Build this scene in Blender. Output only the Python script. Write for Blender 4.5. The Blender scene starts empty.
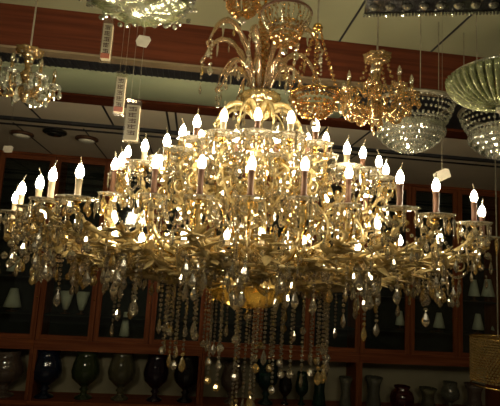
import bpy, math, random
from mathutils import Vector, Matrix
random.seed(7)
PI = math.pi
C = bpy.context.scene.collection
sc = bpy.context.scene

# ------------------------------------------------------------------ camera
F = 480.0
EYE = Vector((0, 0, 1.6))
YAW, PIT, ROL = math.radians(6.2), math.radians(8.2), math.radians(3.4)
fw = Vector((math.sin(YAW)*math.cos(PIT), math.cos(YAW)*math.cos(PIT), math.sin(PIT)))
r0 = Vector((math.cos(YAW), -math.sin(YAW), 0)); u0 = r0.cross(fw)
rt = r0*math.cos(ROL) + u0*math.sin(ROL); up = u0*math.cos(ROL) - r0*math.sin(ROL)
cd = bpy.data.cameras.new('camera'); cam = bpy.data.objects.new('camera', cd); C.objects.link(cam)
cd.sensor_width = 36; cd.lens = F/500*36; cd.clip_start = .05; cd.clip_end = 60
cam.matrix_world = Matrix(((rt.x, up.x, -fw.x, EYE.x), (rt.y, up.y, -fw.y, EYE.y), (rt.z, up.z, -fw.z, EYE.z), (0, 0, 0, 1)))
sc.camera = cam
def ray(px, py): return fw + rt*((px-250)/F) + up*((203-py)/F)
def at_y(px, py, Y):
    d = ray(px, py); return EYE + d*(Y/d.y)
def at_z(px, py, Z):
    d = ray(px, py); return EYE + d*((Z-EYE.z)/d.z)

# ------------------------------------------------------------------ materials
def newmat(name):
    m = bpy.data.materials.new(name); m.use_nodes = True; nt = m.node_tree; nt.nodes.clear()
    return m, nt, nt.nodes.new('ShaderNodeOutputMaterial')
def noise_col(nt, c1, c2, scale=8, stretch=(1, 1, 1), detail=3):
    tc = nt.nodes.new('ShaderNodeTexCoord'); mp = nt.nodes.new('ShaderNodeMapping'); mp.inputs['Scale'].default_value = stretch
    nz = nt.nodes.new('ShaderNodeTexNoise'); nz.inputs['Scale'].default_value = scale; nz.inputs['Detail'].default_value = detail
    rp = nt.nodes.new('ShaderNodeValToRGB'); e = rp.color_ramp.elements
    e[0].position = .35; e[1].position = .65; e[0].color = (*c1, 1); e[1].color = (*c2, 1)
    nt.links.new(tc.outputs['Object'], mp.inputs[0]); nt.links.new(mp.outputs[0], nz.inputs['Vector']); nt.links.new(nz.outputs['Fac'], rp.inputs[0])
    return rp.outputs[0]
def pmat(name, c1, c2=None, rough=.5, metal=0, scale=8, stretch=(1, 1, 1), spec=.5):
    m, nt, out = newmat(name); b = nt.nodes.new('ShaderNodeBsdfPrincipled')
    c2 = c2 or tuple(x*.8 for x in c1)
    nt.links.new(noise_col(nt, c1, c2, scale, stretch), b.inputs['Base Color'])
    b.inputs['Roughness'].default_value = rough; b.inputs['Metallic'].default_value = metal
    b.inputs['Specular IOR Level'].default_value = spec
    nt.links.new(b.outputs[0], out.inputs[0]); return m
def crystal(name, tint, body, fg=.5, fr=.3, rough=.02, scale=30):
    """cut glass: refraction, sparkle on the facets and a little body colour"""
    m, nt, out = newmat(name); N = nt.nodes
    gl = N.new('ShaderNodeBsdfGlass'); gl.inputs['IOR'].default_value = 1.52; gl.inputs['Roughness'].default_value = rough
    gl.inputs['Color'].default_value = (*tint, 1)
    gs = N.new('ShaderNodeBsdfGlossy'); gs.inputs['Roughness'].default_value = .12; gs.inputs['Color'].default_value = (*[min(1, t*1.0) for t in tint], 1)
    df = N.new('ShaderNodeBsdfPrincipled'); df.inputs['Roughness'].default_value = .25
    nt.links.new(noise_col(nt, body, tuple(x*.6 for x in body), scale), df.inputs['Base Color'])
    a = N.new('ShaderNodeMixShader'); a.inputs[0].default_value = fg
    nt.links.new(gl.outputs[0], a.inputs[1]); nt.links.new(gs.outputs[0], a.inputs[2])
    b = N.new('ShaderNodeMixShader'); b.inputs[0].default_value = fr
    nt.links.new(a.outputs[0], b.inputs[1]); nt.links.new(df.outputs[0], b.inputs[2])
    nt.links.new(b.outputs[0], out.inputs[0]); return m
def sheetglass(name, tint, refl=.12, rough=.03):
    m, nt, out = newmat(name); N = nt.nodes
    t = N.new('ShaderNodeBsdfTransparent'); nt.links.new(noise_col(nt, tint, tuple(x*.93 for x in tint), 6), t.inputs[0])
    g = N.new('ShaderNodeBsdfGlossy'); g.inputs['Roughness'].default_value = rough
    x = N.new('ShaderNodeMixShader'); x.inputs[0].default_value = refl
    nt.links.new(t.outputs[0], x.inputs[1]); nt.links.new(g.outputs[0], x.inputs[2]); nt.links.new(x.outputs[0], out.inputs[0]); return m
def emit(name, col, s):
    m, nt, out = newmat(name); e = nt.nodes.new('ShaderNodeEmission'); e.inputs[0].default_value = (*col, 1); e.inputs[1].default_value = s
    nt.links.new(e.outputs[0], out.inputs[0]); return m

M = dict(
    bulb=emit('lit_bulb', (1, .83, .56), 105),
    clear=crystal('clear_crystal', (1, .96, .86), (.62, .57, .40), .42, .07),
    amber=crystal('amber_crystal', (1, .84, .50), (.56, .42, .16), .35, .25),
    arm=crystal('gold_tinted_glass', (1, .84, .48), (.84, .68, .33), .35, .5, .08),
    peach=crystal('peach_glass', (1, .82, .6), (.40, .29, .16), .3, .3, .08),
    saucer=crystal('pale_glass', (1, .97, .88), (.72, .66, .50), .25, .42, .06),
    honey=crystal('honey_crystal', (1, .72, .36), (.38, .23, .08), .34, .32),
    grey=crystal('smoky_crystal', (.92, .94, .86), (.46, .46, .37), .5, .24),
    bead=pmat('brown_moulding', (.20, .15, .09), (.16, .12, .07), .6, 0, 3, spec=.2),
    dish=crystal('old_gold_glass', (.95, .82, .45), (.30, .24, .09), .15, .35, .15),
    bronze=crystal('bronze_crystal', (1, .80, .48), (.30, .20, .08), .3, .35),
    gdome=crystal('pale_green_glass', (.85, .92, .65), (.26, .28, .13), .25, .6, .08),
    gold=pmat('polished_gold', (.75, .50, .16), (.6, .38, .1), .22, 1, 20),
    brown=pmat('dark_bronze_sleeve', (.13, .06, .03), (.08, .035, .02), .4, .3, 30),
    ivory=pmat('ivory_sleeve', (.6, .5, .32), (.5, .4, .25), .5, 0, 30),
    ceil=pmat('olive_beige_ceiling', (.36, .365, .23), (.31, .315, .20), .8, 0, 1.5, spec=.1),
    green=pmat('pale_green_duct', (.34, .38, .25), (.27, .31, .20), .35, 0, 2, (.4, 1, 1)),
    lowceil=pmat('beige_ceiling_board', (.82, .74, .56), (.72, .65, .49), .75, 0, 1.5, spec=.15),
    red=pmat('red_mahogany', (.105, .026, .009), (.065, .015, .005), .6, 0, 3, (.5, 6, 14), spec=.15),
    wood=pmat('cabinet_wood', (.21, .065, .022), (.13, .034, .010), .6, 0, 3, (14, 6, .6), spec=.15),
    woodh=pmat('cabinet_rail_wood', (.23, .07, .024), (.14, .036, .011), .6, 0, 3, (.6, 6, 14), spec=.15),
    dark=pmat('black_gap_and_shade', (.012, .012, .014), (.02, .02, .024), .6),
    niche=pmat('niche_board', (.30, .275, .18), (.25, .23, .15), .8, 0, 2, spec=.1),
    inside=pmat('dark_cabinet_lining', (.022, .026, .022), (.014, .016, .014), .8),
    pane=sheetglass('cabinet_pane', (.86, .9, .87), .06),
    white=pmat('white_frosted_glass', (.85, .83, .68), (.78, .76, .6), .5),
    paper=pmat('white_paper', (.62, .57, .46), (.52, .48, .38), .8, 0, 40),
    pinkpaper=pmat('pink_print', (.55, .12, .07), (.4, .08, .05), .7, 0, 20),
    ink=pmat('dark_red_ink', (.10, .03, .03), (.06, .02, .02), .7, 0, 20),
    cello=sheetglass('cellophane_wrap', (.93, .9, .82), .16, .15),
    wire=pmat('hanging_wire', (.30, .27, .19), (.2, .18, .12), .4, .6, 30),
    floor=pmat('brown_floor_tile', (.12, .08, .05), (.09, .06, .04), .4, 0, 3),
    wall=pmat('shop_wall_paint', (.25, .2, .13), (.2, .16, .1), .8, 0, 2),
    mirror=pmat('smoked_mirror', (.08, .08, .075), (.05, .05, .048), .12, .8, 6),
)
for k, c in dict(smoke=(.22, .16, .12), blue=(.012, .022, .06), vgreen=(.06, .09, .03), olive=(.16, .15, .08), purple=(.03, .012, .03),
                 black=(.018, .014, .015), teal=(.01, .06, .055), bottle=(.012, .06, .035), pale=(.22, .22, .16), redv=(.11, .010, .010)).items():
    m, nt, out = newmat('vase_glass_'+k); N = nt.nodes
    b = N.new('ShaderNodeBsdfPrincipled'); nt.links.new(noise_col(nt, c, tuple(x*.8 for x in c), 12), b.inputs['Base Color'])
    b.inputs['Roughness'].default_value = .08; b.inputs['Transmission Weight'].default_value = .6; b.inputs['Coat Weight'].default_value = .4
    nt.links.new(b.outputs[0], out.inputs[0]); M['v_'+k] = m

# ------------------------------------------------------------------ mesh builder
class MB:
    def __init__(s): s.v = []; s.f = []; s.m = []; s.s = []; s.mi = 0; s.sm = False
    def add(s, vs, fs):
        o = len(s.v); s.v += [tuple(v) for v in vs]
        for f in fs: s.f.append(tuple(i+o for i in f)); s.m.append(s.mi); s.s.append(s.sm)
    def box(s, a, b):
        (x0, y0, z0), (x1, y1, z1) = a, b
        if x0 > x1: x0, x1 = x1, x0
        if y0 > y1: y0, y1 = y1, y0
        if z0 > z1: z0, z1 = z1, z0
        s.add([(x0, y0, z0), (x1, y0, z0), (x1, y1, z0), (x0, y1, z0), (x0, y0, z1), (x1, y0, z1), (x1, y1, z1), (x0, y1, z1)],
              [(3, 2, 1, 0), (4, 5, 6, 7), (0, 1, 5, 4), (1, 2, 6, 5), (2, 3, 7, 6), (3, 0, 4, 7)])
    def lathe(s, prof, n=16, c=(0, 0, 0), sy=1.0, wav=None, rot=0):
        """prof = [(r,z)...]; wav=(count, amp) makes a scalloped or fluted surface"""
        vs = []; fs = []; cx, cy, cz = c
        for r, z in prof:
            for k in range(n):
                a = 2*PI*k/n + rot; rr = r*(1+(wav[1]*math.cos(wav[0]*a) if wav else 0))
                vs.append((cx+rr*math.cos(a), cy+sy*rr*math.sin(a), cz+z))
        for i in range(len(prof)-1):
            for k in range(n):
                a, b = i*n+k, i*n+(k+1) % n
                fs.append((a, b, b+n, a+n) if prof[i+1][1] >= prof[i][1] else (b, a, a+n, b+n))
        fs.append(tuple(range(n)) if prof[0][1] > prof[-1][1] else tuple(reversed(range(n))))
        t = (len(prof)-1)*n
        fs.append(tuple(t+k for k in (reversed(range(n)) if prof[0][1] > prof[-1][1] else range(n))))
        s.add(vs, fs)
    def tube(s, pts, rad, n=6, closed=False, twist=0, flat=1.0):
        pts = [Vector(p) for p in pts]; L = len(pts)
        if not isinstance(rad, (list, tuple)): rad = [rad]*L
        vs = []; fs = []; prev = None
        for i, p in enumerate(pts):
            if closed: t = pts[(i+1) % L]-pts[i-1]
            else: t = pts[min(i+1, L-1)]-pts[max(i-1, 0)]
            if t.length < 1e-9: t = Vector((0, 0, 1))
            t.normalize()
            if prev is None:
                ref = Vector((0, 0, 1)) if abs(t.z) < .9 else Vector((1, 0, 0)); nn = t.cross(ref).normalized()
            else:
                nn = prev - t*prev.dot(t)
                nn = nn.normalized() if nn.length > 1e-6 else t.orthogonal().normalized()
            prev = nn; bb = t.cross(nn)
            for k in range(n):
                a = 2*PI*k/n + twist*i
                vs.append(p + (nn*math.cos(a)*flat + bb*math.sin(a))*rad[i])
        for i in range(L if closed else L-1):
            j = (i+1) % L
            for k in range(n):
                k2 = (k+1) % n; fs.append((i*n+k, i*n+k2, j*n+k2, j*n+k))
        if not closed:
            fs.append(tuple(reversed(range(n)))); fs.append(tuple((L-1)*n+k for k in range(n)))
        s.add(vs, fs)
    def bead(s, c, r, h=None, n=6, rot=0, squash=1):
        h = h or r; cx, cy, cz = c; vs = [(cx, cy, cz+h)]
        for z in (.42, -.42):
            for k in range(n):
                a = 2*PI*k/n + rot; vs.append((cx+.92*r*math.cos(a), cy+.92*r*math.sin(a)*squash, cz+z*h))
        vs.append((cx, cy, cz-h)); L = len(vs)-1; fs = []
        for k in range(n):
            k2 = (k+1) % n
            fs += [(0, 1+k, 1+k2), (1+k, 1+n+k, 1+n+k2, 1+k2), (L, 1+n+k2, 1+n+k)]
        s.add(vs, fs)
    def xf(s, tmpl, mat):
        vs, fs = tmpl; s.add([mat @ v for v in vs], fs)
    def build(s, name, mats, parent=None, loc=None):
        me = bpy.data.meshes.new(name); me.from_pydata(s.v, [], s.f)
        for m in (mats if isinstance(mats, (list, tuple)) else [mats]): me.materials.append(m)
        me.polygons.foreach_set('material_index', s.m); me.polygons.foreach_set('use_smooth', s.s); me.update()
        o = bpy.data.objects.new(name, me); C.objects.link(o)
        if parent: o.parent = parent
        if loc is not None: o.location = loc
        return o
def link(name, me, parent=None, loc=(0, 0, 0), rot=(0, 0, 0), scl=1):
    o = bpy.data.objects.new(name, me); C.objects.link(o); o.parent = parent; o.location = loc; o.rotation_euler = rot
    o.scale = (scl,)*3 if not hasattr(scl, '__len__') else scl; return o
def tag(o, label, cat, group=None):
    o['label'] = label; o['category'] = cat
    if group: o['group'] = group
    return o
def thing(name, label, cat, loc, group=None):
    o = bpy.data.objects.new(name, None); C.objects.link(o); o.location = loc; o.empty_display_size = .05
    return tag(o, label, cat, group)
def struct(name, mb, m):
    o = mb.build(name, m); o['kind'] = 'structure'; return o
def bez(p0, p1, p2, p3, n=14):
    out = []
    for i in range(n+1):
        t = i/n; q = 1-t
        out.append(p0*q**3 + p1*3*q*q*t + p2*3*q*t*t + p3*t**3)
    return out
def mesh_only(mb, name, mats):
    o = mb.build(name, mats); me = o.data; bpy.data.objects.remove(o); return me

# ------------------------------------------------------------------ room
YF = 2.75                                  # face of the mahogany beam
ZC = at_y(100, 14, YF).z                   # high ceiling
ZB = at_y(100, 54, YF).z                   # underside of the beam, lower ceiling behind it
YW = at_z(100, 158, ZB).y                  # face of the display cabinets
def ylow(py, px=100): return at_z(px, py, ZB).y
XL, XR = -5.0, 5.5
Y0 = -3.2
YB = YW + .42
ZN0 = at_y(60, 401, YW).z                  # niche counter
ZN1 = at_y(100, 352, YW).z; ZS = at_y(100, 342, YW).z
ZF = min(0, ZN0-.25)
b = MB(); b.box((XL, Y0, ZF-.1), (XR, YB+.1, ZF)); struct('floor', b, M['floor'])
b = MB(); b.box((XL, Y0, ZC), (XR, YF+.1, ZC+.1)); struct('ceiling', b, M['ceil'])
b = MB(); b.box((XL, YB, ZF), (XR, YB+.1, ZB+.2)); struct('wall_back', b, M['wall'])
b = MB(); b.box((XL-.1, Y0, ZF), (XL, YB+.1, ZC+.1)); struct('wall_left', b, M['wall'])
b = MB(); b.box((XR, Y0, ZF), (XR+.1, YB+.1, ZC+.1)); struct('wall_right', b, M['wall'])
# joints in the high ceiling
n = 0
b = MB()
for (px, py) in ((342, 37), (437, 46), (240, 24), (-60, 0), (86, 12), (160, 18), (560, 62)):
    x = at_z(px, py, ZC).x
    if px in (86, 160): continue
    b.box((x-.006, Y0, ZC-.004), (x+.006, YF, ZC+.002))
struct('trim_1', b, M['dark'])
# beam (fascia) with the pale bead at its lower edge
b = MB(); b.box((XL, YF, ZB-.01), (XR, YF+.06, ZC)); struct('trim_2', b, M['red'])
b = MB(); b.box((XL, YF-.012, ZB-.022), (XR, YF+.07, ZB-.010)); struct('trim_3', b, M['bead'])
# lower ceiling, built as strips running along the shop
yA, yBg, yC, yD, yE, yG = ylow(56), ylow(71), ylow(95), ylow(103), ylow(124), ylow(130)
b = MB(); b.box((XL, YF+.06, ZB), (XR, yBg, ZB+.04))
for k in range(150): x = -2.6+k*.035; b.box((x, YF+.08, ZB-.012), (x+.012, yBg-.02, ZB))
struct('trim_4', b, M['dark'])
XG = at_z(362, 90, ZB).x
b = MB(); b.box((XG, yBg, ZB), (XR, yC, ZB+.04)); struct('trim_9', b, M['dark'])  # dark panel where the green goes unlit, its shade put into the colour
b = MB(); b.sm = True
prof = []
for i in range(13):
    a = PI*i/12; prof.append(((yBg+yC)/2-(yC-yBg)/2*math.cos(a), ZB+.01-.05*math.sin(a)))
vs = [(x, y, z) for x in (XL, XG) for (y, z) in prof]; b.add(vs, [(i, i+1, i+14, i+13) for i in range(12)])
struct('trim_5', b, M['green'])
b = MB(); b.box((XL, yC, ZB-.02), (XR, yD, ZB+.1)); struct('trim_6', b, M['red'])
b = MB(); b.box((XL, yD, ZB), (XR, YB+.1, ZB+.1)); struct('ceiling_low', b, M['lowceil'])
b = MB(); b.box((XL, yE, ZB-.025), (XR, yE+.05, ZB)); b.box((XL, yG+.03, ZB-.012), (XR, yG+.055, ZB)); struct('trim_7', b, M['dark'])
b = MB()
for px in (30, 104, 166, 175, 245, 345, 400, 470, -40):
    x = at_z(px, 108, ZB).x; b.box((x-.008, yD, ZB-.004), (x+.008, yE, ZB+.002))
    b.box((x-.3-.006, yG, ZB-.004), (x-.3+.006, YW, ZB+.002))
struct('trim_8', b, M['dark'])

# ------------------------------------------------------------------ display cabinets
divs = [at_y(p, 345, YW).x for p in (34, 205, 360)]
w = (divs[2]-divs[0])/2
divs = [divs[0]-w, divs[0], divs[0]+w, divs[2], divs[2]+w]
ZT = ZB-.03
names = ['left edge of the photo, with a blue goblet at its divider', 'behind the left half of the chandelier', 'behind the centre and right half of the chandelier', 'at the right edge behind the beaded drum']
ZM = at_y(70, 316, YW).z            # shelf the white glass shades stand on
ZM2 = at_y(60, 279, YW).z
zshelves = [ZM, ZM2, ZM2+.42, ZM2+.84]
for i in range(4):
    x0, x1 = divs[i]+.002, divs[i+1]-.002
    g = thing('display_cabinet', 'brown wooden display cabinet '+names[i], 'cabinet', ((x0+x1)/2, YW, ZF), 'wall of display cabinets')
    ox, oz = (x0+x1)/2, ZF
    def T(b): b.v = [(x-ox, y-YW, z-oz) for x, y, z in b.v]; return b
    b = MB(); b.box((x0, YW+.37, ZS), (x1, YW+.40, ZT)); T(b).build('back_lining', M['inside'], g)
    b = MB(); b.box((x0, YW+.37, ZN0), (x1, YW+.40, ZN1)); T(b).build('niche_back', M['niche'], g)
    for sx in (x0, x1-.035):
        b = MB(); b.box((sx, YW, ZN0), (sx+.035, YW+.37, ZN1)); b.box((sx, YW+.03, ZS), (sx+.035, YW+.37, ZT)); T(b).build('side_panel', M['wood'], g)
    b = MB(); b.box((x0, YW-.01, ZN1), (x1, YW+.37, ZS)); T(b).build('rail', M['woodh'], g)
    b = MB(); b.box((x0, YW-.01, ZT), (x1, YW+.40, ZT+.028)); T(b).build('cornice', M['woodh'], g)
    b = MB(); b.box((x0, YW-.03, ZN0-.04), (x1, YW+.40, ZN0)); T(b).build('counter', M['woodh'], g)
    b = MB(); b.box((x0, YW+.02, ZF), (x1, YW+.40, ZN0-.04)); T(b).build('base', M['wood'], g)
    for z in zshelves:
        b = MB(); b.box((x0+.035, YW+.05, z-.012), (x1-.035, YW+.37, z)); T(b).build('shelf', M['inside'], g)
    dw = (x1-x0)/3
    for k in range(3):
        a, c = x0+k*dw+.003, x0+(k+1)*dw-.003; st = .055
        b = MB(); zb, zt = ZS+.002, ZT-.002
        b.box((a, YW, zb), (a+st, YW+.03, zt)); b.box((c-st, YW, zb), (c, YW+.03, zt))
        b.mi = 1
        b.box((a+st, YW, zb), (c-st, YW+.03, zb+.05)); b.box((a+st, YW, zt-.05), (c-st, YW+.03, zt))
        d = T(b).build('door', [M['wood'], M['woodh']], g)
        b = MB(); b.box((a+st, YW+.012, zb+.05), (c-st, YW+.018, zt-.05)); T(b).build('pane', M['pane'], d)
        b = MB(); b.sm = True; b.lathe([(.004, 0), (.01, .006), (.01, .012), (.004, .018)], 10)
        b.v = [(x+(c-.02), YW-z, y+zb+.45) for x, y, z in b.v]; T(b).build('knob', M['gold'], d)

# ------------------------------------------------------------------ goblets and vases in the niche
def goblet_prof(h, r):
    return [(r*.62, 0), (r*.6, .03*h), (r*.25, .08*h), (r*.2, .14*h), (r*.34, .18*h), (r*.2, .23*h), (r*.5, .30*h), (r*.92, .42*h), (r, .56*h), (r*.9, .72*h), (r*.72, .86*h),
            (r*.78, h), (r*.74, h), (r*.68, .86*h), (r*.85, .7*h), (r*.92, .56*h), (r*.8, .42*h), (.001, .34*h)]
def vase_prof(h, r):
    return [(r*.9, 0), (r*.8, .1*h), (r*.62, .45*h), (r*.7, .75*h), (r, h), (r*.94, h), (r*.62, .75*h), (r*.55, .45*h), (r*.7, .12*h), (.001, .1*h)]
def jar_prof(h, r):
    return [(r*.7, 0), (r*.95, .25*h), (r, .5*h), (r*.85, .75*h), (r*.55, .86*h), (r*.7, h), (r*.62, h), (r*.5, .86*h), (r*.8, .7*h), (r*.9, .5*h), (.001, .1*h)]
rows = [  # px, top py, kind, radius px, material, label
    (8, 350, 'g', 16, 'smoke', 'smoky clear footed glass vase at the far left of the niche', 'glass_goblet'),
    (49, 349, 'g', 14, 'blue', 'dark blue footed glass goblet beside the left niche divider', 'glass_goblet'),
    (88, 349, 'g', 13, 'vgreen', 'moss green footed glass goblet right of the blue one', 'glass_goblet'),
    (124, 349, 'g', 13, 'olive', 'clear pale olive footed glass goblet between the green and purple ones', 'glass_goblet'),
    (158, 352, 'g', 12, 'purple', 'dark purple footed glass goblet right of the pale olive one', 'glass_goblet'),
    (188, 353, 'g', 12, 'black', 'near black footed glass goblet beside the second niche divider', 'glass_goblet'),
    (233, 362, 'g', 11, 'smoke', 'small smoky glass goblet under the chandelier centre strands', 'glass_goblet'),
    (268, 350, 'g', 12, 'teal', 'teal glass goblet seen through the hanging bead strands', 'glass_goblet'),
    (286, 372, 'g', 6.5, 'black', 'small dark goblet between the teal goblet and green vases', 'glass_goblet'),
    (302.5, 372, 'g', 6.5, 'bottle', 'small dark green goblet left of the tall flared green vase', 'glass_goblet'),
    (320, 372, 'v', 8, 'bottle', 'tall flared bottle green glass vase', 'glass_vase'),
    (346, 377, 'v', 7, 'pale', 'slim pale clear vase left of the niche divider', 'glass_vase'),
    (374, 377, 'v', 9, 'pale', 'pale flared clear vase right of the niche divider', 'glass_vase'),
    (402, 386, 'j', 12, 'redv', 'ruby red round glass jar in the niche', 'glass_jar'),
    (428, 388, 'v', 9, 'olive', 'short olive glass vase right of the ruby jar', 'glass_vase'),
    (450, 382, 'g', 9, 'pale', 'clear glass goblet left of the beaded drum', 'glass_goblet'),
    (474, 384, 'v', 10, 'smoke', 'greyish glass vase below the beaded drum', 'glass_vase')]
for px, py, k, rp, m, lab, nm in rows:
    Y = YW+.14; p = at_y(px, py, Y); h = p.z-ZN0; r = rp*p.y/F
    if h > .45 and px > 330: pass
    b = MB(); b.sm = True; b.lathe({'g': goblet_prof, 'v': vase_prof, 'j': jar_prof}[k](h, r), 24, wav=(12, .02) if k != 'j' else (8, .04))
    o = b.build(nm, M['v_'+m], None, (p.x, Y, ZN0+.001)); tag(o, lab, nm.split('_')[1], 'coloured glassware in the niche')

# ------------------------------------------------------------------ white shades and small lamps inside the cabinets
def shade(px, py, hp, rp, shelf_z, lab, col='white', kind=0):
    Y = YW+.2; p = at_y(px, py, Y); h = hp*p.y/F; r = rp*p.y/F
    t = thing('table_lamp', lab, 'lamp', (p.x, Y, shelf_z+.001), 'small lamps in the display cabinets')
    b = MB(); b.sm = True
    hb = max(.05, p.z-shelf_z-h/2)
    b.lathe([(r*.7, 0), (r*.7, .01), (r*.2, .02), (r*.12, hb*.5), (r*.25, hb*.75), (r*.1, hb)], 14); b.build('base', M['brown'], t)
    b = MB(); b.sm = True
    pf = [(r, 0), (r*.75, h*.4), (r*.42, h), (r*.38, h), (r*.7, h*.4), (r*.94, 0)] if kind == 0 else [(r*.35, 0), (r*.7, h*.4), (r, h), (r*.94, h), (r*.64, h*.4), (r*.3, 0)]
    b.lathe(pf, 18, (0, 0, hb)); b.build('lamp_shade', M[col], t)
zs = zshelves
for a in [(13, 300, 17, 8, ZM, 'white bell shaded lamp in the leftmost cabinet on the lower shelf'),
          (65.5, 308, 17, 6.3, ZM, 'left of two white tulip shade lamps side by side on the left shelf', 'white', 1),
          (81.5, 308, 17, 6.3, ZM, 'right of two white tulip shade lamps side by side on the left shelf', 'white', 1),
          (125, 327, 22, 5, ZS, 'tall white cylinder lamp behind the third door on the left'),
          (14, 272, 14, 7, ZM2, 'white shaded lamp above the bell lamp at the left edge'),
          (439, 325, 15, 6, ZM, 'white bell shaded lamp right of centre behind glass'),
          (478, 326, 16, 6, ZM, 'white bell shaded lamp above the beaded drum'),
          (497, 326, 16, 6, ZM, 'white bell shaded lamp at the right edge low shelf'),
          (474, 288, 17, 6, ZM2, 'left of two white shaded lamps on the upper right shelf'),
          (488, 288, 18, 7, ZM2, 'right of two white shaded lamps on the upper right shelf'),
          (400, 318, 14, 5, ZM, 'dim white lamp just right of the chandelier fringe')]:
    px, py, hp, rp, z, lab = a[:6]
    pass
    if z == ZS: z = ZS+.0
    shade(px, py, hp, rp, z, lab, *(a[6:]))

# dim spot fixtures on the low ceiling
for px, py, lab in ((55, 131, 'dark round ceiling spotlight above the left candles'), (87, 138, 'pale round ceiling spotlight left of the hanging package'), (22, 133, 'pale oval ceiling fixture at the left edge')):
    p = at_z(px, py, ZB); t = thing('ceiling_spotlight', lab, 'ceiling light', (p.x, p.y, ZB), 'ceiling spotlights')
    b = MB(); b.sm = True; b.lathe([(.09, -.03), (.11, -.02), (.11, 0)], 24); b.build('housing', M['mirror' if px == 55 else 'brown'], t)
    b = MB(); b.sm = True; b.lathe([(.02, -.05), (.06, -.045), (.08, -.03)], 24); b.build('lens', M['mirror' if px == 55 else 'white'], t)

# ================================================================== crystal templates
def mk(fn):
    b = MB(); fn(b); return [Vector(v) for v in b.v], b.f
def t_drop(b):   # almond pendant hanging from its top, with a small octagon button above
    b.bead((0, 0, -.010), .0085, .0075, 6, squash=.5)
    b.lathe([(.0015, -.018), (.0065, -.026), (.0125, -.042), (.0135, -.050), (.009, -.060), (.001, -.067)], 6, sy=.5)
def t_ball(b): b.lathe([(.002, -.004), (.010, -.010), (.0145, -.020), (.010, -.030), (.002, -.035)], 7)
def t_spear(b):
    b.bead((0, 0, -.008), .006, .006, 6)
    b.lathe([(.0015, -.014), (.0075, -.024), (.006, -.05), (.001, -.085)], 5)
def t_leaf(b):   # small pressed glass leaf lying outward
    b.lathe([(.001, 0), (.011, .012), (.013, .024), (.007, .04), (.001, .05)], 6, sy=.35)
TD, TB, TS, TL = mk(t_drop), mk(t_ball), mk(t_spear), mk(t_leaf)

# ================================================================== THE CHANDELIER
AX = at_y(249, 290, 2.25); AXX, AXY = AX.x, 2.25
ZH = AX.z
CH = thing('crystal_chandelier', 'huge lit gold and crystal chandelier with tiers of candle bulbs filling the photo', 'chandelier', (AXX, AXY, 0))
base_z = at_y(247, 306, 2.25).z - .0
CH.location = (AXX, AXY, base_z)
ORG = Vector((AXX, AXY, base_z))
def rel(p): return p-ORG
def cyl(px, py, a, bb, back=False):
    d = ray(px, py); ox, oy = EYE.x-AXX, EYE.y-AXY
    A = (d.x/a)**2+(d.y/bb)**2; B = 2*(ox*d.x/a/a+oy*d.y/bb/bb); Cc = (ox/a)**2+(oy/bb)**2-1
    D = B*B-4*A*Cc
    t = -B/(2*A) if D < 0 else (-B+(math.sqrt(D) if back else -math.sqrt(D)))/(2*A)
    return rel(EYE+d*t)
bulbs = []   # tier, position
tierA = [(80, 172), (53, 175), (40, 183), (22, 189), (400, 178), (436, 186), (474, 197)]
tierAb = [(16, 198), (43, 216), (76, 228), (122, 234), (310, 238), (400, 241), (440, 238), (482, 212)]
tierE = [(100, 230), (115, 233), (142, 236), (184, 233), (227, 233), (262, 232), (303, 238), (358, 244), (378, 223), (84, 244), (416, 246)]
tierB = [(115, 165), (156, 163), (202, 163), (252, 164), (305, 165), (349, 173)]
tierBb = [(114, 218), (180, 207), (265, 210), (326, 200), (345, 209), (366, 193), (378, 222)]
tierC = [(128, 152), (145, 146), (167, 141), (183, 132), (197, 122), (224, 116), (258, 115), (291, 118), (316, 126), (347, 149), (363, 153), (379, 162), (386, 170)]
tierD = [(122, 159), (188, 143), (201, 137), (236, 137), (277, 138), (308, 140), (326, 139)]
for q in tierA: bulbs.append(('A', cyl(*q, 1.06, .62)))
for q in tierAb: bulbs.append(('A', cyl(*q, 1.06, .62, True)))
for q in tierE: bulbs.append(('E', cyl(*q, .70, .40)))
for q in tierB: bulbs.append(('B', cyl(*q, .66, .50)))
for q in tierBb: bulbs.append(('B', cyl(*q, .62, .44, True)))
for q in tierC: bulbs.append(('C', cyl(*q, .60, .42)))
for q in tierD: bulbs.append(('D', cyl(*q, .58 if q[0] < 130 else .42, .30)))

def zrel(py, px=250, Y=None): return at_y(px, py, Y or AXY).z-base_z
zA0, zB0, zC0, zD0 = zrel(262), zrel(255), zrel(205), zrel(190)
# shared meshes
b = MB(); b.sm = True
b.lathe([(.006, 0), (.0125, .006), (.0168, .018), (.0155, .030), (.010, .043), (.0055, .052)], 10); b.mi = 1
b.tube([(0, 0, .050), (.001, 0, .060), (.004, 0, .068), (.008, 0, .076), (.009, 0, .083)], [.0055, .0042, .003, .002, .001], 6)
ME_BULB = mesh_only(b, 'bulb', [M['bulb'], M['clear']])
def sleeve(m):
    b = MB(); b.sm = True; b.lathe([(.017, 0), (.017, .008), (.0115, .012), (.0115, .060), (.013, .062), (.013, .068), (.006, .070)], 12); return mesh_only(b, 'candle', m)
ME_SL = [sleeve(M['brown']), sleeve(M['ivory'])]
b = MB(); b.sm = True
b.lathe([(.012, -.012), (.034, -.009), (.072, -.002), (.092, .004), (.098, .008), (.092, .0085), (.068, .003), (.030, -.003), (.012, -.004)], 48, wav=(12, .035))
ME_BOB = mesh_only(b, 'drip_saucer', M['saucer'])
b = MB(); b.sm = True
b.lathe([(.004, -.055), (.014, -.05), (.02, -.04), (.012, -.03), (.009, -.025), (.022, -.018), (.024, -.012)], 12); ME_CUP = mesh_only(b, 'cup', M['gold'])
drops = []     # (kind, Vector pos, rotz, scale)
def addrop(kind, p, rz=None, s=1.0): drops.append((kind, p.copy(), random.uniform(0, PI) if rz is None else rz, s))
leaves = MB(); buds = MB()
swag_pts = {}
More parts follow.
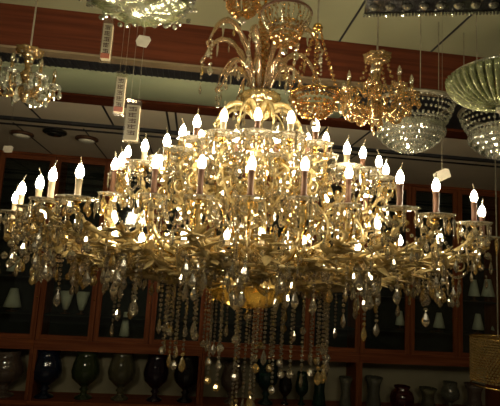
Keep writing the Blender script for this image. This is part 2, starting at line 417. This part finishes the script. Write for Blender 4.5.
for i, (tier, p) in enumerate(bulbs):
    rr = math.hypot(p.x, p.y); d = Vector((p.x/rr, p.y/rr, 0)); a = math.atan2(d.y, d.x)
    hs = {'A': (1.4 if p.x > 0 else 1.1) if p.y < .05 else 1.0, 'B': 1.6, 'C': .8, 'D': .8, 'E': .35}[tier]
    cb = p-Vector((0, 0, .026)); sb = cb-Vector((0, 0, .066*hs))       # bulb base, sleeve base
    m = ME_SL[0 if (tier in 'BD' or (tier == 'C' and i % 2) or (tier == 'A' and p.x > .4)) else 1]
    c = link('candle', m, CH, sb, (0, 0, 0), (1, 1, hs))
    link('bulb', ME_BULB, c, (0, 0, .068), (0, 0, random.uniform(0, 6.28)), (.7, .7, .7/hs) if tier == 'E' else (.92, .92, 1.0/hs))
    s = {'A': .76, 'B': .62, 'C': .75, 'D': .6, 'E': .35}[tier]
    bo = link('drip_saucer', ME_BOB, CH, sb+Vector((0, 0, -.002)), (0, 0, random.random()), s)
    link('cup', ME_CUP, bo, (0, 0, 0), (0, 0, 0), .9)
    # arm
    z0 = {'A': zA0, 'B': zB0, 'C': zC0, 'D': zD0, 'E': zA0}[tier]+random.uniform(-.015, .015)
    end = sb+Vector((0, 0, -.045*s)); dip = {'A': .05, 'B': .10, 'C': .10, 'D': .10, 'E': .02}[tier]
    P0 = d*.05+Vector((0, 0, z0)); P1 = d*(rr*.55)+Vector((0, 0, z0-dip*.7)); P2 = d*(rr*1.06)+Vector((0, 0, (z0*.6+end.z*.4)-dip)); P3 = end
    if tier == 'A': P2 = d*(rr*.95)+Vector((0, 0, z0+.0)); P1 = d*(rr*.45)+Vector((0, 0, z0+.02))
    path = bez(P0, P1, P2, P3, 30)
    b = MB(); b.sm = True; r_ = {'A': .0125, 'B': .0115, 'C': .008, 'D': .007, 'E': .009}[tier]
    b.tube(path, [r_*(1+.22*math.sin(k*2.1)) for k in range(31)], 6, twist=.5)
    # a scroll curling back under the cup and a small finial
    nrm = Vector((0, 0, 1)); q0 = path[22]
    curl = [q0+(d*math.cos(t)+nrm*math.sin(t)-d)*(-.045*(1-t/7)) for t in [k*.42 for k in range(13)]]
    b.tube(curl, [.006*(1-k/16) for k in range(13)], 5)
    b.build('arm', M['arm'], CH)
    if tier == 'B' and d.y < 0:
        b = MB(); b.sm = True; b.tube([q+d*.022-Vector((0, 0, .004)) for q in path], .0042, 6); b.build('brace_rod', M['gold'], CH)
    # drops round the saucer
    nd = {'A': 7, 'B': 7, 'C': 7, 'D': 5, 'E': 3}[tier]
    for k in range(nd):
        t = a+2*PI*k/nd; addrop('d' if k % 3 else 's', sb+Vector((math.cos(t), math.sin(t), 0))*(.086*s)+Vector((0, 0, .006)), t+PI/2, random.uniform(.8, 1.1)*(.9 if tier in 'CD' else 1.05))
    # pieces along the arm
    for k in (5, 9, 13, 17, 21, 25, 28):
        q = path[k]; addrop('d' if k % 2 else 'b', q-Vector((0, 0, r_)), None, random.uniform(.75, 1.15))
        side = Vector((-d.y, d.x, 0))
        for sg in (-1, 1):
            dirv = (side*sg*random.uniform(.6, 1)+d*random.uniform(.2, .8)+Vector((0, 0, random.uniform(.1, .9)))).normalized()
            mt = Matrix.Translation(q) @ dirv.to_track_quat('Z', 'Y').to_matrix().to_4x4() @ Matrix.Scale(random.uniform(.7, 1.15), 4)
            leaves.xf(TL, mt)
            if random.random() < .6:
                qq = q+dirv*.05; buds.bead(qq, .010, .010, 6, random.random())
                if random.random() < .7: addrop(random.choice('dbs'), qq-Vector((0, 0, .006)), None, random.uniform(.6, 1))
    swag_pts.setdefault(tier, []).append((a, sb+Vector((0, 0, -.01)), s))
o = leaves.build('glass_leaves', M['arm'], CH); o['kind'] = 'stuff'
o = buds.build('glass_buds', M['amber'], CH); o['kind'] = 'stuff'

# central column: baluster of glass balls on a gold rod up to the ceiling
ztop = ZC-base_z
b = MB(); b.sm = True; b.tube([(0, 0, .0), (0, 0, ztop-.03)], .008, 10)
b.build('stem', M['gold'], CH)
b = MB(); b.sm = True
b.lathe([(.02, ztop-.07), (.05, ztop-.06), (.11, ztop-.03), (.12, ztop)], 28); b.build('canopy', M['gold'], CH)
zc = zrel(101)       # crown bowl level
for (z, r, h, m) in ((zrel(270), .07, .10, 'arm'), (zrel(250), .09, .10, 'arm'), (zrel(215), .06, .12, 'arm'), (zrel(190), .085, .09, 'arm'), (zrel(160), .055, .14, 'arm'), (zrel(135), .07, .08, 'amber')):
    b = MB(); b.sm = True
    b.lathe([(.01, -h*.5), (r*.45, -h*.45), (r*.9, -h*.2), (r, 0), (r*.8, h*.2), (r*.4, h*.4), (.01, h*.5)], 24, (0, 0, z), wav=(12, .06)); b.build('column_ball', M[m], CH)
b = MB(); b.sm = True      # crown bowl
b.lathe([(.015, -.055), (.05, -.05), (.085, -.02), (.098, .02), (.102, .03), (.094, .03), (.08, -.01), (.05, -.035), (.015, -.04)], 36, (0, 0, zc), wav=(12, .05)); b.build('crown_bowl', M['amber'], CH)
# beaded sleeve round the upper stem
b = MB()
k = 0; z = zrel(84)
while z < zrel(6):
    rr = .027+.008*math.sin(k*.35)
    for j in range(6):
        t = j*PI/3+k*.5; b.bead((rr*math.cos(t), rr*math.sin(t), z), .012, .012, 5, t)
    z += .021; k += 1
b.build('beaded_column', M['honey'], CH)
# crown of drooping twisted leaves
def frond(a, z0, rad, hgt, droop, w, mat, n=16, drop=True):
    d = Vector((math.cos(a), math.sin(a), 0)); p0 = d*.03+Vector((0, 0, z0))
    path = bez(p0, d*rad*.25+Vector((0, 0, z0+hgt*.95)), d*rad*.75+Vector((0, 0, z0+hgt*1.45)), d*rad+Vector((0, 0, z0+hgt-droop)), n)
    b = MB(); b.sm = True
    b.tube(path, [w*(.55+.45*math.sin(PI*k/n))*(1+.18*math.sin(k*2.4)) for k in range(n+1)], 6, flat=.45, twist=.12)
    e = path[-1]; b.tube([e, e+d*.012+Vector((0, 0, -.01)), e+d*.004+Vector((0, 0, -.026)), e-d*.012+Vector((0, 0, -.02))], [w*.5, w*.45, w*.35, w*.2], 6)
    b.build('frond', mat, CH)
    if drop:
        addrop('d', e-Vector((0, 0, .02)), None, .9); addrop('s', path[n-4]-Vector((0, 0, .01)), None, .9); addrop('d', path[n-7]-Vector((0, 0, .01)), None, .8)
    return path
for k in range(9): frond(2*PI*k/9+.2, zrel(98), .295+.02*(k % 2), .26+.03*(k % 3), .10+.03*(k % 2), .016, M['peach'])
for k in range(8): frond(2*PI*k/8+.5, zrel(100), .20, .17, .09, .014, M['peach'])
for k in range(9): frond(2*PI*k/9, zrel(118), .22, .07, .13, .015, M['arm'])
for k in range(10): frond(2*PI*k/10+.3, zrel(150), .33, .05, .17, .014, M['arm'])
# trailing strings hanging from upper fronds
for k in range(9):
    t = 2*PI*k/9+.2; L = random.randint(5, 9); p = Vector((math.cos(t), math.sin(t), 0))*.30+Vector((0, 0, zrel(60)))
    b = MB()
    for j in range(L): b.bead(p-Vector((0, 0, .02*j)), .0065, .008, 6, j)
    b.build('bead_drop_string', M['clear'], CH); addrop('d', p-Vector((0, 0, .02*L)), None, 1)
# two gilded oval rims that carry the long arms, and a middle tie ring
def oval(a_, b_, z, n=96): return [Vector((a_*math.cos(2*PI*k/n), b_*math.sin(2*PI*k/n), z)) for k in range(n)]
for (a_, b_, z, r_) in ((.60, .40, zrel(266), .010), (.37, .26, zrel(266), .010)):
    b = MB(); b.sm = True; b.tube(oval(a_, b_, z), [r_*(1+.25*math.sin(k*1.57)) for k in range(96)], 8, closed=True); b.build('oval_rim', M['arm'], CH)
    for k in range(int(34*a_)+8):
        t = 2*PI*k/(int(34*a_)+8); q = Vector((a_*math.cos(t), b_*math.sin(t), z))
        addrop(random.choice('ddb'), q-Vector((0, 0, .012)), None, random.uniform(.8, 1.2))
# broad gold glass trays under the long arms (pale gold undersides)
LF = MB()
for k in range(22):
    t = 2*PI*(k+.5)/22; d = Vector((math.cos(t), .6*math.sin(t), 0)); d2 = d.normalized()
    R = d.length*1.0
    zo = (0, .05)[k % 2]
    path = bez(Vector((0, 0, zrel(282)+zo))+d*.12, Vector((0, 0, zrel(287)+zo))+d*.4, Vector((0, 0, zrel(276)+zo))+d*.75, Vector((0, 0, zrel(246)))+d*.98, 22)
    b = MB(); b.sm = True
    b.tube(path, [.024*(.5+.5*math.sin(PI*min(1, j/18+.1)))*(1+.12*math.sin(j*1.9)) for j in range(23)], 8, flat=.5, twist=.0); b.build('leaf_arm', M['arm'], CH)
    for j in range(2, 23):
        for e in range(4):
            dv = Vector((random.uniform(-1, 1), random.uniform(-1, .6), random.uniform(-.35, .7)))+d*.8
            LF.xf(TL, Matrix.Translation(path[j]) @ dv.normalized().to_track_quat('Z', 'Y').to_matrix().to_4x4() @ Matrix.Scale(random.uniform(.9, 1.7), 4))
o = LF.build('gilded_leaves', M['arm'], CH); o['kind'] = 'stuff'
# lyre hoops at the centre
for k in range(8):
    t = 2*PI*k/8+PI/8; d = Vector((math.cos(t), .8*math.sin(t), 0))
    pts = bez(d*.06+Vector((0, 0, zrel(150))), d*.45+Vector((0, 0, zrel(165))), d*.42+Vector((0, 0, zrel(245))), d*.06+Vector((0, 0, zrel(262))), 24)
    b = MB(); b.sm = True; b.tube(pts, .0065, 6); b.build('hoop', M['gold'], CH)
    for j in range(3, 24, 3): addrop(random.choice('dbs'), pts[j], None, random.uniform(.7, 1.05))
for k in range(12):
    t = 2*PI*k/12; d = Vector((math.cos(t), .75*math.sin(t), 0))
    pts = bez(d*.10+Vector((0, 0, zrel(235))), d*.60+Vector((0, 0, zrel(275))), d*.66+Vector((0, 0, zrel(215))), d*.34+Vector((0, 0, zrel(200))), 24)
    b = MB(); b.sm = True; b.tube(pts, [.009*(1-.5*j/24) for j in range(25)], 6); b.build('scroll', M['arm'], CH)
    for j in range(4, 25, 3): addrop(random.choice('dbs'), pts[j], None, random.uniform(.7, 1.05))
# upright glass spires between the candles
for k in range(10):
    t = 2*PI*k/10+.15; q = Vector((.30*math.cos(t), .24*math.sin(t), zrel(178)))
    b = MB(); b.lathe([(.008, -.08), (.02, -.06), (.012, 0), (.018, .02), (.009, .05), (.002, .13)], 8, q); b.build('spire', M['clear'], CH)
# bead swags between neighbouring saucers
nsw = 0
for tier, L in swag_pts.items():
    L.sort(key=lambda q: q[0])
    for i in range(len(L)):
        for (za, zb2) in ((L[i], L[(i+1) % len(L)]),):
            p, q = za[1], zb2[1]
            if (p-q).length > .75 or nsw > 76: continue
            nsw += 1; b = MB(); dist = (p-q).length; N = max(8, int(dist/.019)); sag = .05+dist*.22
            for j in range(1, N):
                u = j/N; c_ = p.lerp(q, u)-Vector((0, 0, sag*4*u*(1-u))); b.bead(c_, .0078, .0078, 6, j)
            b.build('bead_swag', M['clear'], CH); addrop('d', p.lerp(q, .5)-Vector((0, 0, sag+.006)), None, 1.15)
# swags from upper saucers to the column
for i, (a, p, s) in enumerate(swag_pts['C']+swag_pts['D']):
    q = Vector((0.06*math.cos(a), .06*math.sin(a), zrel(128))); b = MB(); dist = (p-q).length; N = int(dist/.019)
    for j in range(1, N):
        u = j/N; b.bead(p.lerp(q, u)-Vector((0, 0, .10*4*u*(1-u))), .0075, .0075, 6, j)
    b.build('bead_swag', M['clear'], CH)

# bottom dish with finial
zd = 0
b = MB(); b.sm = True
b.lathe([(.004, -.012), (.10, .0), (.165, .035), (.195, .08), (.205, .09), (.197, .092), (.155, .047), (.09, .014), (.004, .003)], 60, (0, 0, .0), wav=(20, .02)); b.build('bottom_dish', M['dish'], CH)
for k in range(2):
    t = PI*k+.4; link('dish_bulb', ME_BULB, CH, (.08*math.cos(t), .08*math.sin(t), .03), (0, 0, t), .75)
b = MB(); b.lathe([(.004, -.07), (.018, -.055), (.022, -.04), (.006, -.02), (.01, -.012)], 8); b.build('finial', M['clear'], CH)

# long bead strands
strands = []
def strand(x, y, z0, L, end='b', r=.0072, sp=.0185):
    b = MB(); n = int(L/sp)
    for j in range(n): b.bead((x, y, z0-sp*(j+.5)), r, r*1.05, 6, j*.7)
    b.build('bead_strand', M['clear'], CH); addrop(end, Vector((x, y, z0-sp*n)), None, 1.25)
for k in range(39):
    t = 2*PI*k/39
    if abs(t-1.5*PI) < .3 and k % 2: continue
    strand(.375*math.cos(t), .26*math.sin(t), zrel(270), random.choice((.26, .30, .36, .40)), random.choice('db'))
for k in range(12):
    t = 2*PI*k/12+.2; strand(.17*math.cos(t), .13*math.sin(t), .05, random.choice((.28, .33, .38)), 'b')
for k in range(5):
    t = 2*PI*k/5+.2; strand(.05*math.cos(t), .05*math.sin(t), -.01, random.choice((.30, .36, .40)), 'd')
for k in range(24):
    t = 2*PI*k/24+.1; strand(.60*math.cos(t), .40*math.sin(t), zrel(266), random.choice((.10, .15, .22, .27)), 'd')
for k in range(20):
    t = 2*PI*k/20+.05; strand(.86*math.cos(t), .52*math.sin(t), zrel(262), random.choice((.04, .07, .12, .16)), 'd')
# clusters of hanging drops, like bunches, below the rims
for k in range(26):
    t = 2*PI*k/26; f = (.78, .95)[k % 2]; q = Vector((f*math.cos(t), f*.62*math.sin(t), zrel(262)))
    n = random.randint(2, 3)
    for j in range(n):
        for e in range(3):
            tt = e*2.1+j; addrop('d', q+Vector((math.cos(tt), math.sin(tt), 0))*(.018+.010*(n-j)/n)-Vector((0, 0, .045*j)), None, random.uniform(.8, 1.3))
# crystals hanging low from the outermost saucers
for (tier, p) in bulbs:
    if tier != 'A': continue
    for j in range(6):
        tt = random.uniform(0, 6.28); rr = random.uniform(.01, .06)
        addrop(random.choice('ddb'), p+Vector((math.cos(tt)*rr, math.sin(tt)*rr, -.15-.026*j)), None, random.uniform(.9, 1.3))
# fill: pieces pinned at every crossing of the wire frame between tiers
for k in range(430):
    u = random.random(); t = random.uniform(0, 2*PI); zz = zrel(150)+(zrel(262)-zrel(150))*u
    R = random.uniform(.25, .85)*(.45+.5*u); q = Vector((.86*R*math.cos(t), .56*R*math.sin(t), zz))
    addrop(random.choice('ddbbs'), q, None, random.uniform(.7, 1.25))

# build drops: the 100 that show largest (nearest, longest) singly, the rest of them as one
camrel = EYE-ORG
TT = {'d': TD, 'b': TB, 's': TS}
def score(q): return q[3]/(q[1]-camrel).length
drops.sort(key=score, reverse=True)
me_t = {}
for k_, t_ in TT.items():
    b = MB(); b.add(*t_); me_t[k_] = mesh_only(b, 'crystal_drop', M['clear'])
for q in drops[:100]: link('crystal_drop', me_t[q[0]], CH, q[1], (0, 0, q[2]), q[3])
b1 = MB(); b1.mi = 0
for i, q in enumerate(drops[100:]):
    b1.mi = 0 if i % 4 else 1
    b1.xf(TT[q[0]], Matrix.Translation(q[1]) @ Matrix.Rotation(q[2], 4, 'Z') @ Matrix.Scale(q[3], 4))
o = b1.build('crystal_drops', [M['clear'], M['amber']], CH); o['kind'] = 'stuff'

# ================================================================== other fixtures
def wire_to_ceiling(par, x, y, z, ztop, r=.0022, name='wire'):
    b = MB(); b.tube([(x, y, z), (x, y, ztop+.006)], r, 5); b.build(name, M['wire'], par)

def basket(px, pyrim, rpx, hpx, Y, lab, mat='honey', rimmat='gold', grp='amber crystal basket pendants', chains=True, up_to=None, dense=1.0, fringe=0, cage=0, br0=0):
    """basket of beads: rim, net of bead courses to a point, suspension strands"""
    p = at_y(px, pyrim, Y); r = rpx*Y/F; h = hpx*Y/F
    t = thing('crystal_basket_light', lab, 'pendant light', p, grp)
    top = ZC-p.z
    b = MB(); b.sm = True
    b.tube([Vector((r*math.cos(2*PI*k/40), r*math.sin(2*PI*k/40), 0)) for k in range(40)], max(.005, r*.05), 6, closed=True); b.build('rim', M[rimmat], t)
    b = MB(); nr = max(5, int(h/.014*dense)); br = br0 or (.0085 if dense <= 1 else .0075)
    for i in range(nr):
        u = i/(nr-1); R = r*math.sqrt(max(0, 1-u**1.6))*.98; z = -h*u
        nb = max(1, int(2*PI*R/(br*2.1)*min(1, dense)))
        for j in range(nb):
            a = 2*PI*(j+.5*(i % 2))/nb; b.bead((R*math.cos(a), R*math.sin(a), z-.006), br, br*1.1, 5, a)
    b.build('bead_net', M[mat], t)
    if cage:
        rc = cage*Y/F; zc2 = 15*Y/F
        b = MB(); b.sm = True; b.tube([Vector((rc*math.cos(2*PI*k/44), rc*math.sin(2*PI*k/44), zc2)) for k in range(44)], .006, 6, closed=True); b.build('outer_rim', M['brown'], t)
        b = MB()
        for j in range(26):
            a = 2*PI*j/26
            for i in range(13):
                u = i/12; R = rc*(1-.55*u**2); b.bead((R*math.cos(a), R*math.sin(a), zc2-u*(zc2+h*.45)), .0045, .006, 5, a)
        b.build('clear_strands', M['clear'], t)
    if fringe:
        b = MB()
        for u in (.55, .68, .80, .90, .97):
            R = r*math.sqrt(1-u**1.6); nf = max(4, int(2*PI*R/.020))
            for j in range(nf):
                a = 2*PI*j/nf
                b.xf(TD, Matrix.Translation((R*math.cos(a), R*math.sin(a), -h*u+.02)) @ Matrix.Rotation(a+PI/2, 4, 'Z') @ Matrix.Scale(fringe, 4))
        b.build('prism_fringe', M[mat], t)
    b = MB(); b.bead((0, 0, -h-.022), .014, .016, 8); b.build('finial', M['clear'], t)
    if chains:
        hh = min(top, up_to or top)
        for j in range(6):
            a = 2*PI*j/6+.2; b = MB(); N = 14
            for i in range(N):
                u = i/N; R = r*(1-u)**1.2+.012; b.bead((R*math.cos(a), R*math.sin(a), hh*u*.8), .0055, .007, 5, i)
            b.build('bead_chain', M[mat], t)
        b = MB(); b.sm = True; b.lathe([(.012, hh*.78), (.02, hh*.8), (.015, hh*.84), (.006, hh*.86)], 12); b.build('hub', M[rimmat], t)
        wire_to_ceiling(t, 0, 0, hh*.85, top, .004, 'rod')
    else:
        for a in (0.3, 2.4, 4.5): wire_to_ceiling(t, r*.9*math.cos(a), r*.9*math.sin(a), 0, top)
    return t
basket(286, 27, 18, 22, 1.75, 'amber crystal basket pendant with a gold rim beside the chandelier column, near the top', up_to=.35, cage=27)
basket(243, 4, 17, 12, 1.6, 'small amber bead basket pendant cut by the top edge left of the column', up_to=.2)
basket(315, 95, 25, 25, 1.62, 'amber bead bowl pendant hanging in front of the right upper candles', up_to=.32, dense=1.1)
basket(411, 106, 44, 40, 2.35, 'clear crystal bead bowl pendant right of the gold chandelier', 'grey', 'wire', 'clear crystal bowl pendants', chains=False, fringe=1.25, dense=.62, br0=.0078)
basket(504, 112, 46, 42, 2.35, 'clear crystal bead bowl pendant cut by the right edge', 'grey', 'wire', 'clear crystal bowl pendants', chains=False, fringe=1.25, dense=.62, br0=.0078)
# long bead rain above the left clear bowl
# ribbed glass dome, right edge
p = at_y(500, 76, 1.75); t = thing('glass_dome_light', 'large ribbed pale glass dome light with a silver rim at the right edge', 'pendant light', p)
R = 52*1.75/F; H = 34*1.75/F
b = MB(); b.sm = True; b.tube([Vector((R*math.cos(2*PI*k/48), R*math.sin(2*PI*k/48), 0)) for k in range(48)], .006, 8, closed=True); b.build('rim', M['grey'], t)
for k in range(40):
    a = 2*PI*k/40; d = Vector((math.cos(a), math.sin(a), 0))
    path = [d*(R*math.cos(u*PI/2)*.98+.01)+Vector((0, 0, -.008-H*math.sin(u*PI/2))) for u in [j/8*.92 for j in range(9)]]
    b = MB(); b.sm = True; b.tube(path, [.018*(1-.65*j/8) for j in range(9)], 6, flat=.5); b.build('glass_rib', M['gdome'], t)
b = MB(); b.bead((0, 0, -H-.02), .022, .022, 8); b.build('finial', M['grey'], t)
b = MB(); b.sm = True; b.lathe([(R*.5, .02), (R*.5, .04)], 24); b.build('plate', M['mirror'], t)
for a in (.5, 2.6, 4.7): wire_to_ceiling(t, R*.45*math.cos(a), R*.45*math.sin(a), .04, ZC-p.z)
for a in (.5, 2.6, 4.7):
    b = MB(); b.tube([(R*.45*math.cos(a), R*.45*math.sin(a), .03), (R*math.cos(a), R*math.sin(a), 0)], .003, 5); b.build('spoke', M['wire'], t)

# flat square mirror plate set with crystals, top right
pa, pb = at_z(364, 14, 2.62), at_z(515, 11, 2.62)
t = thing('crystal_panel_light', 'dark mirror panel ceiling light studded with round crystals at the top right', 'ceiling light', ((pa.x+pb.x)/2, (pa.y+pb.y)/2, 2.62))
t.rotation_euler = (0, 0, math.atan2(pb.y-pa.y, pb.x-pa.x))
hw = (pb-pa).length/2
b = MB(); b.box((-hw, -.40, 0), (hw, .0, .02)); b.build('plate', M['mirror'], t)
for j in range(9):
    for i in range(3):
        x = -hw+hw*2*(j+.5)/9; b = MB(); b.lathe([(.001, -.014), (.012, -.011), (.018, -.002), (.018, 0)], 8, (x, -.05-.12*i, 0)); b.build('crystal_stud', M['grey'], t)
b = MB()
for j in range(46):
    x = -hw+hw*2*j/45; b.bead((x, 0, -.005), .006, .010, 5, j)
b.build('bead_edge', M['grey'], t)
for (x, y) in ((-hw*.8, -.2), (hw*.5, -.2)): wire_to_ceiling(t, x, y, .02, ZC-2.62)

# flush crystal light, top left
p = at_y(138, -4, 1.5); t = thing('crystal_ceiling_light', 'clear crystal cluster light with a wavy glass dish at the top left', 'ceiling light', p)
b = MB(); b.sm = True; b.lathe([(.03, -.055), (.10, -.05), (.15, -.02), (.165, .0), (.155, .0), (.10, -.035), (.03, -.04)], 60, wav=(9, .07)); b.build('glass_dish', M['gdome'], t)
b = MB()
for k in range(260):
    a = random.uniform(0, 6.28); R = .19*math.sqrt(random.random()); b.bead((R*math.cos(a), R*math.sin(a), random.uniform(-.03, .02)-(.0 if R > .165 else .0)), .010, .010, 6, a)
o = b.build('crystal_cluster', M['grey'], t); o['kind'] = 'stuff'
b = MB(); b.sm = True; b.lathe([(.19, .02), (.19, .035)], 32); b.build('plate', M['grey'], t)
wire_to_ceiling(t, 0, 0, .035, ZC-p.z, .008, 'rod')

# small arm chandeliers (unlit)
def small_chandelier(px, pybase, ypx, Y, arms, rpx, hpx, lab, gm, cm, lit=False):
    p = at_y(px, pybase, Y); k_ = Y/F; R = rpx*k_; H = hpx*k_
    t = thing('small_chandelier', lab, 'chandelier', p)
    b = MB(); b.sm = True
    b.lathe([(.004, -.02), (.02, 0), (.028, H*.12), (.01, H*.2), (.02, H*.35), (.03, H*.45), (.012, H*.55), (.02, H*.75), (.034, H*.85), (.01, H*.95), (.005, H)], 16); b.build('column', M[gm], t)
    wire_to_ceiling(t, 0, 0, H, ZC-p.z, .004, 'rod')
    b = MB(); b.sm = True; b.lathe([(.01, H*.80), (.05, H*.86), (.058, H*.93), (.05, H*.93), (.01, H*.84)], 24, wav=(8, .1)); b.build('top_bowl', M[gm], t)
    b = MB()
    for j in range(arms*6):
        a = random.uniform(0, 6.28); q = Vector((math.cos(a), math.sin(a), 0))*R*random.uniform(.2, 1)+Vector((0, 0, random.uniform(0, H*.35)))
        b.xf(random.choice((TD, TB)), Matrix.Translation(q) @ Matrix.Rotation(a, 4, 'Z') @ Matrix.Scale(.8, 4))
    for j in range(arms):
        a = 2*PI*j/arms
        for i in range(14):
            u = i/13; q = Vector((math.cos(a), math.sin(a), 0))*(.04+R*u*.85); b.bead((q.x, q.y, H*(.85-.6*u)-.06*4*u*(1-u)), .006, .007, 5, i)
    o = b.build('crystal_trim', M[cm], t); o['kind'] = 'stuff'
    for j in range(arms):
        a = 2*PI*j/arms+.3; d = Vector((math.cos(a), math.sin(a), 0))
        path = bez(d*.02+Vector((0, 0, H*.2)), d*R*.5+Vector((0, 0, -H*.15)), d*R*1.1+Vector((0, 0, -H*.05)), d*R+Vector((0, 0, H*.28)), 16)
        b = MB(); b.sm = True; b.tube(path, [.006*(1+.25*math.sin(i*2)) for i in range(17)], 6)
        c0 = path[11]; b.tube([c0+(d*(math.cos(s)-1)+Vector((0, 0, math.sin(s))))*.03*(1-s/8) for s in [i*.5 for i in range(10)]], [.005*(1-i/12) for i in range(10)], 5)
        b.build('arm', M[gm], t)
        e = path[-1]
        c = MB(); c.sm = True; c.lathe([(.005, 0), (.03, .008), (.034, .014), (.03, .014), (.008, .006)], 20, wav=(8, .08)); c.build('drip_saucer', M[cm], t, e)
        c = MB(); c.sm = True; c.lathe([(.007, .006), (.007, .05)], 10); cc = c.build('candle', M[gm], t, e)
        c = MB(); c.sm = True; c.lathe([(.004, 0), (.010, .012), (.008, .026), (.001, .045)], 8); c.build('bulb', M['clear'], cc, (0, 0, .05))
        for i in range(4):
            s = i*PI/2; o = MB(); o.add(*TD); oo = o.build('crystal_drop', M[cm], t, e+Vector((math.cos(s), math.sin(s), 0))*.03+Vector((0, 0, .01))); oo.rotation_euler = (0, 0, s); oo.scale = (.9,)*3
    return t
small_chandelier(376, 118, 0, 1.84, 8, 36, 76, 'unlit gold arm chandelier with amber crystals hanging right of centre', 'bronze', 'bronze')
small_chandelier(24, 98, 0, 2.1, 6, 25, 54, 'unlit pale glass arm chandelier cut by the left edge', 'bronze', 'grey')

# crystal drum, bottom right
p = at_y(498, 339, 2.95); t = thing('beaded_drum_light', 'gold beaded crystal drum lamp at the lower right edge', 'pendant light', p)
R = 26*2.95/F; H = 46*2.95/F
b = MB()
ni = int(H/.017)
for i in range(ni):
    nb = int(2*PI*R/.019)
    for j in range(nb):
        a = 2*PI*(j+(.5*(i % 2)))/nb; b.bead((R*math.cos(a), R*math.sin(a), -.017*i), .0085, .0085, 5, a)
b.build('bead_drum', M['amber'], t)
for z in (.006, -H-.002):
    b = MB(); b.sm = True; b.tube([Vector((R*math.cos(2*PI*k/40), R*math.sin(2*PI*k/40), z)) for k in range(40)], .005, 6, closed=True); b.build('hoop', M['gold'], t)
b = MB()
for j in range(5): b.tube([(0, 0, .006), (R*math.cos(j*1.257), R*math.sin(j*1.257), .006)], .003, 5)
b.build('spokes', M['gold'], t); wire_to_ceiling(t, 0, 0, .006, ZC-p.z if p.y < YF else ZB-p.z, .004, 'rod')

# hanging packages with printed characters
def package(px, py0, py1, wpx, Y, lab, pink):
    pt, pb_ = at_y(px, py0, Y), at_y(px, py1, Y); H = pt.z-pb_.z; W = wpx*Y/F/2
    t = thing('hanging_package', lab, 'package', pt, 'hanging gift packages')
    b = MB(); b.box((-W, -.012, -H), (W, .012, 0)); b.build('card', M['paper'], t)
    b = MB(); b.box((-W*1.15, -.016, -H-.008), (W*1.15, .016, .02)); b.build('wrapper', M['cello'], t)
    b = MB()
    n = 5
    for i in range(n):
        zc_ = -H*(i+.7)/(n+.9); s = W*.62; hh = H/(n+.9)*.36
        y0, y1 = -.0145, -.012
        for (x0, z0, x1, z1) in ((-s, hh*.8, s, hh*.55), (-s*.8, hh*.1, s*.8, -hh*.1), (-.08*s, hh*1, .1*s, -hh), (-s, -hh*.9, s*.9, -hh*.7), (-s*.9, hh*.8, -s*.7, -hh*.6) if i % 2 else (s*.6, hh*.2, s*.85, -hh)):
            b.box((x0, y0, zc_+z0), (x1, y1, zc_+z1))
    b.build('printed_characters', M['ink'], t)
    b = MB(); b.box((-W, -.0135, -H), (W, -.012, -H+H*.14)); b.build('coloured_end', M['pinkpaper'], t) if pink else None
    for s in (-W*.6, W*.6): wire_to_ceiling(t, s, 0, .02, ZC-pt.z, .0008, 'string')
    return t
package(109, 25, 60, 9, 1.75, 'narrow white hanging package with red end, topmost of the three', True)
package(122, 78, 113, 9, 1.85, 'narrow pinkish hanging package, middle of the three', True)
package(134, 106, 141, 13, 1.8, 'wider pale hanging package, lowest of the three', False)
def ptag(px, py, Y, w_, h_, rot, lab, top=None):
    p = at_y(px, py, Y); t = thing('price_tag', lab, 'tag', p, 'white price tags')
    b = MB(); W, H_ = w_*Y/F/2, h_*Y/F/2
    vs = [(-W, 0, -H_*.5), (-W*.4, 0, -H_), (W, 0, -H_*.6), (W, 0, H_*.7), (W*.5, 0, H_), (-W, 0, H_*.5)]
    vs = [(x, -.001, z) for x, y, z in vs]+[(x, .001, z) for x, y, z in vs]
    b.add(vs, [tuple(range(6)), tuple(reversed(range(6, 12)))]+[(i, i+6, (i+1) % 6+6, (i+1) % 6) for i in range(6)])
    o = b.build('card', M['paper'], t); o.rotation_euler = (0, rot, 0)
    wire_to_ceiling(t, 0, 0, H_*.6, (top if top is not None else (ZC if Y < YF else ZB))-p.z, .0007, 'string')
ptag(143, 41, 1.55, 13, 15, .45, 'white price tag hanging below the top left crystal light')
ptag(442, 175, 2.0, 19, 13, -.3, 'white price tag hanging by the right candles under the clear bowl')
ptag(8, 149, yD+.12, 9, 8, .2, 'small white price tag hanging near the left edge')

# ------------------------------------------------------------------ light
w = bpy.data.worlds.new('world'); sc.world = w; w.use_nodes = True
w.node_tree.nodes['Background'].inputs[0].default_value = (1, .85, .55, 1); w.node_tree.nodes['Background'].inputs[1].default_value = .03
def area(name, loc, size, power, col, rot=(0, 0, 0)):
    l = bpy.data.lights.new(name, 'AREA'); l.size = size[0]; l.shape = 'RECTANGLE'; l.size_y = size[1]; l.energy = power; l.color = col
    o = bpy.data.objects.new(name, l); C.objects.link(o); o.location = loc; o.rotation_euler = rot; return o
# unseen lights added behind the camera to brighten the chandelier's front
area('added_front_light', (-1.3, -.5, 2.7), (.8, .3), 26, (1, .86, .6), (math.radians(62), 0, math.radians(-28)))
area('added_front_light', (1.3, -.5, 2.7), (.8, .3), 20, (1, .86, .6), (math.radians(62), 0, math.radians(28)))

cy = sc.cycles
cy.max_bounces = 9; cy.diffuse_bounces = 2; cy.glossy_bounces = 4; cy.transmission_bounces = 7; cy.transparent_max_bounces = 12
cy.sample_clamp_indirect = 6; cy.caustics_refractive = True; cy.caustics_reflective = True; cy.blur_glossy = .3
cy.use_denoising = True
vs_ = sc.view_settings; vs_.view_transform = 'Standard'; vs_.look = 'None'; vs_.gamma = 1; vs_.exposure = 0; vs_.use_curve_mapping = False
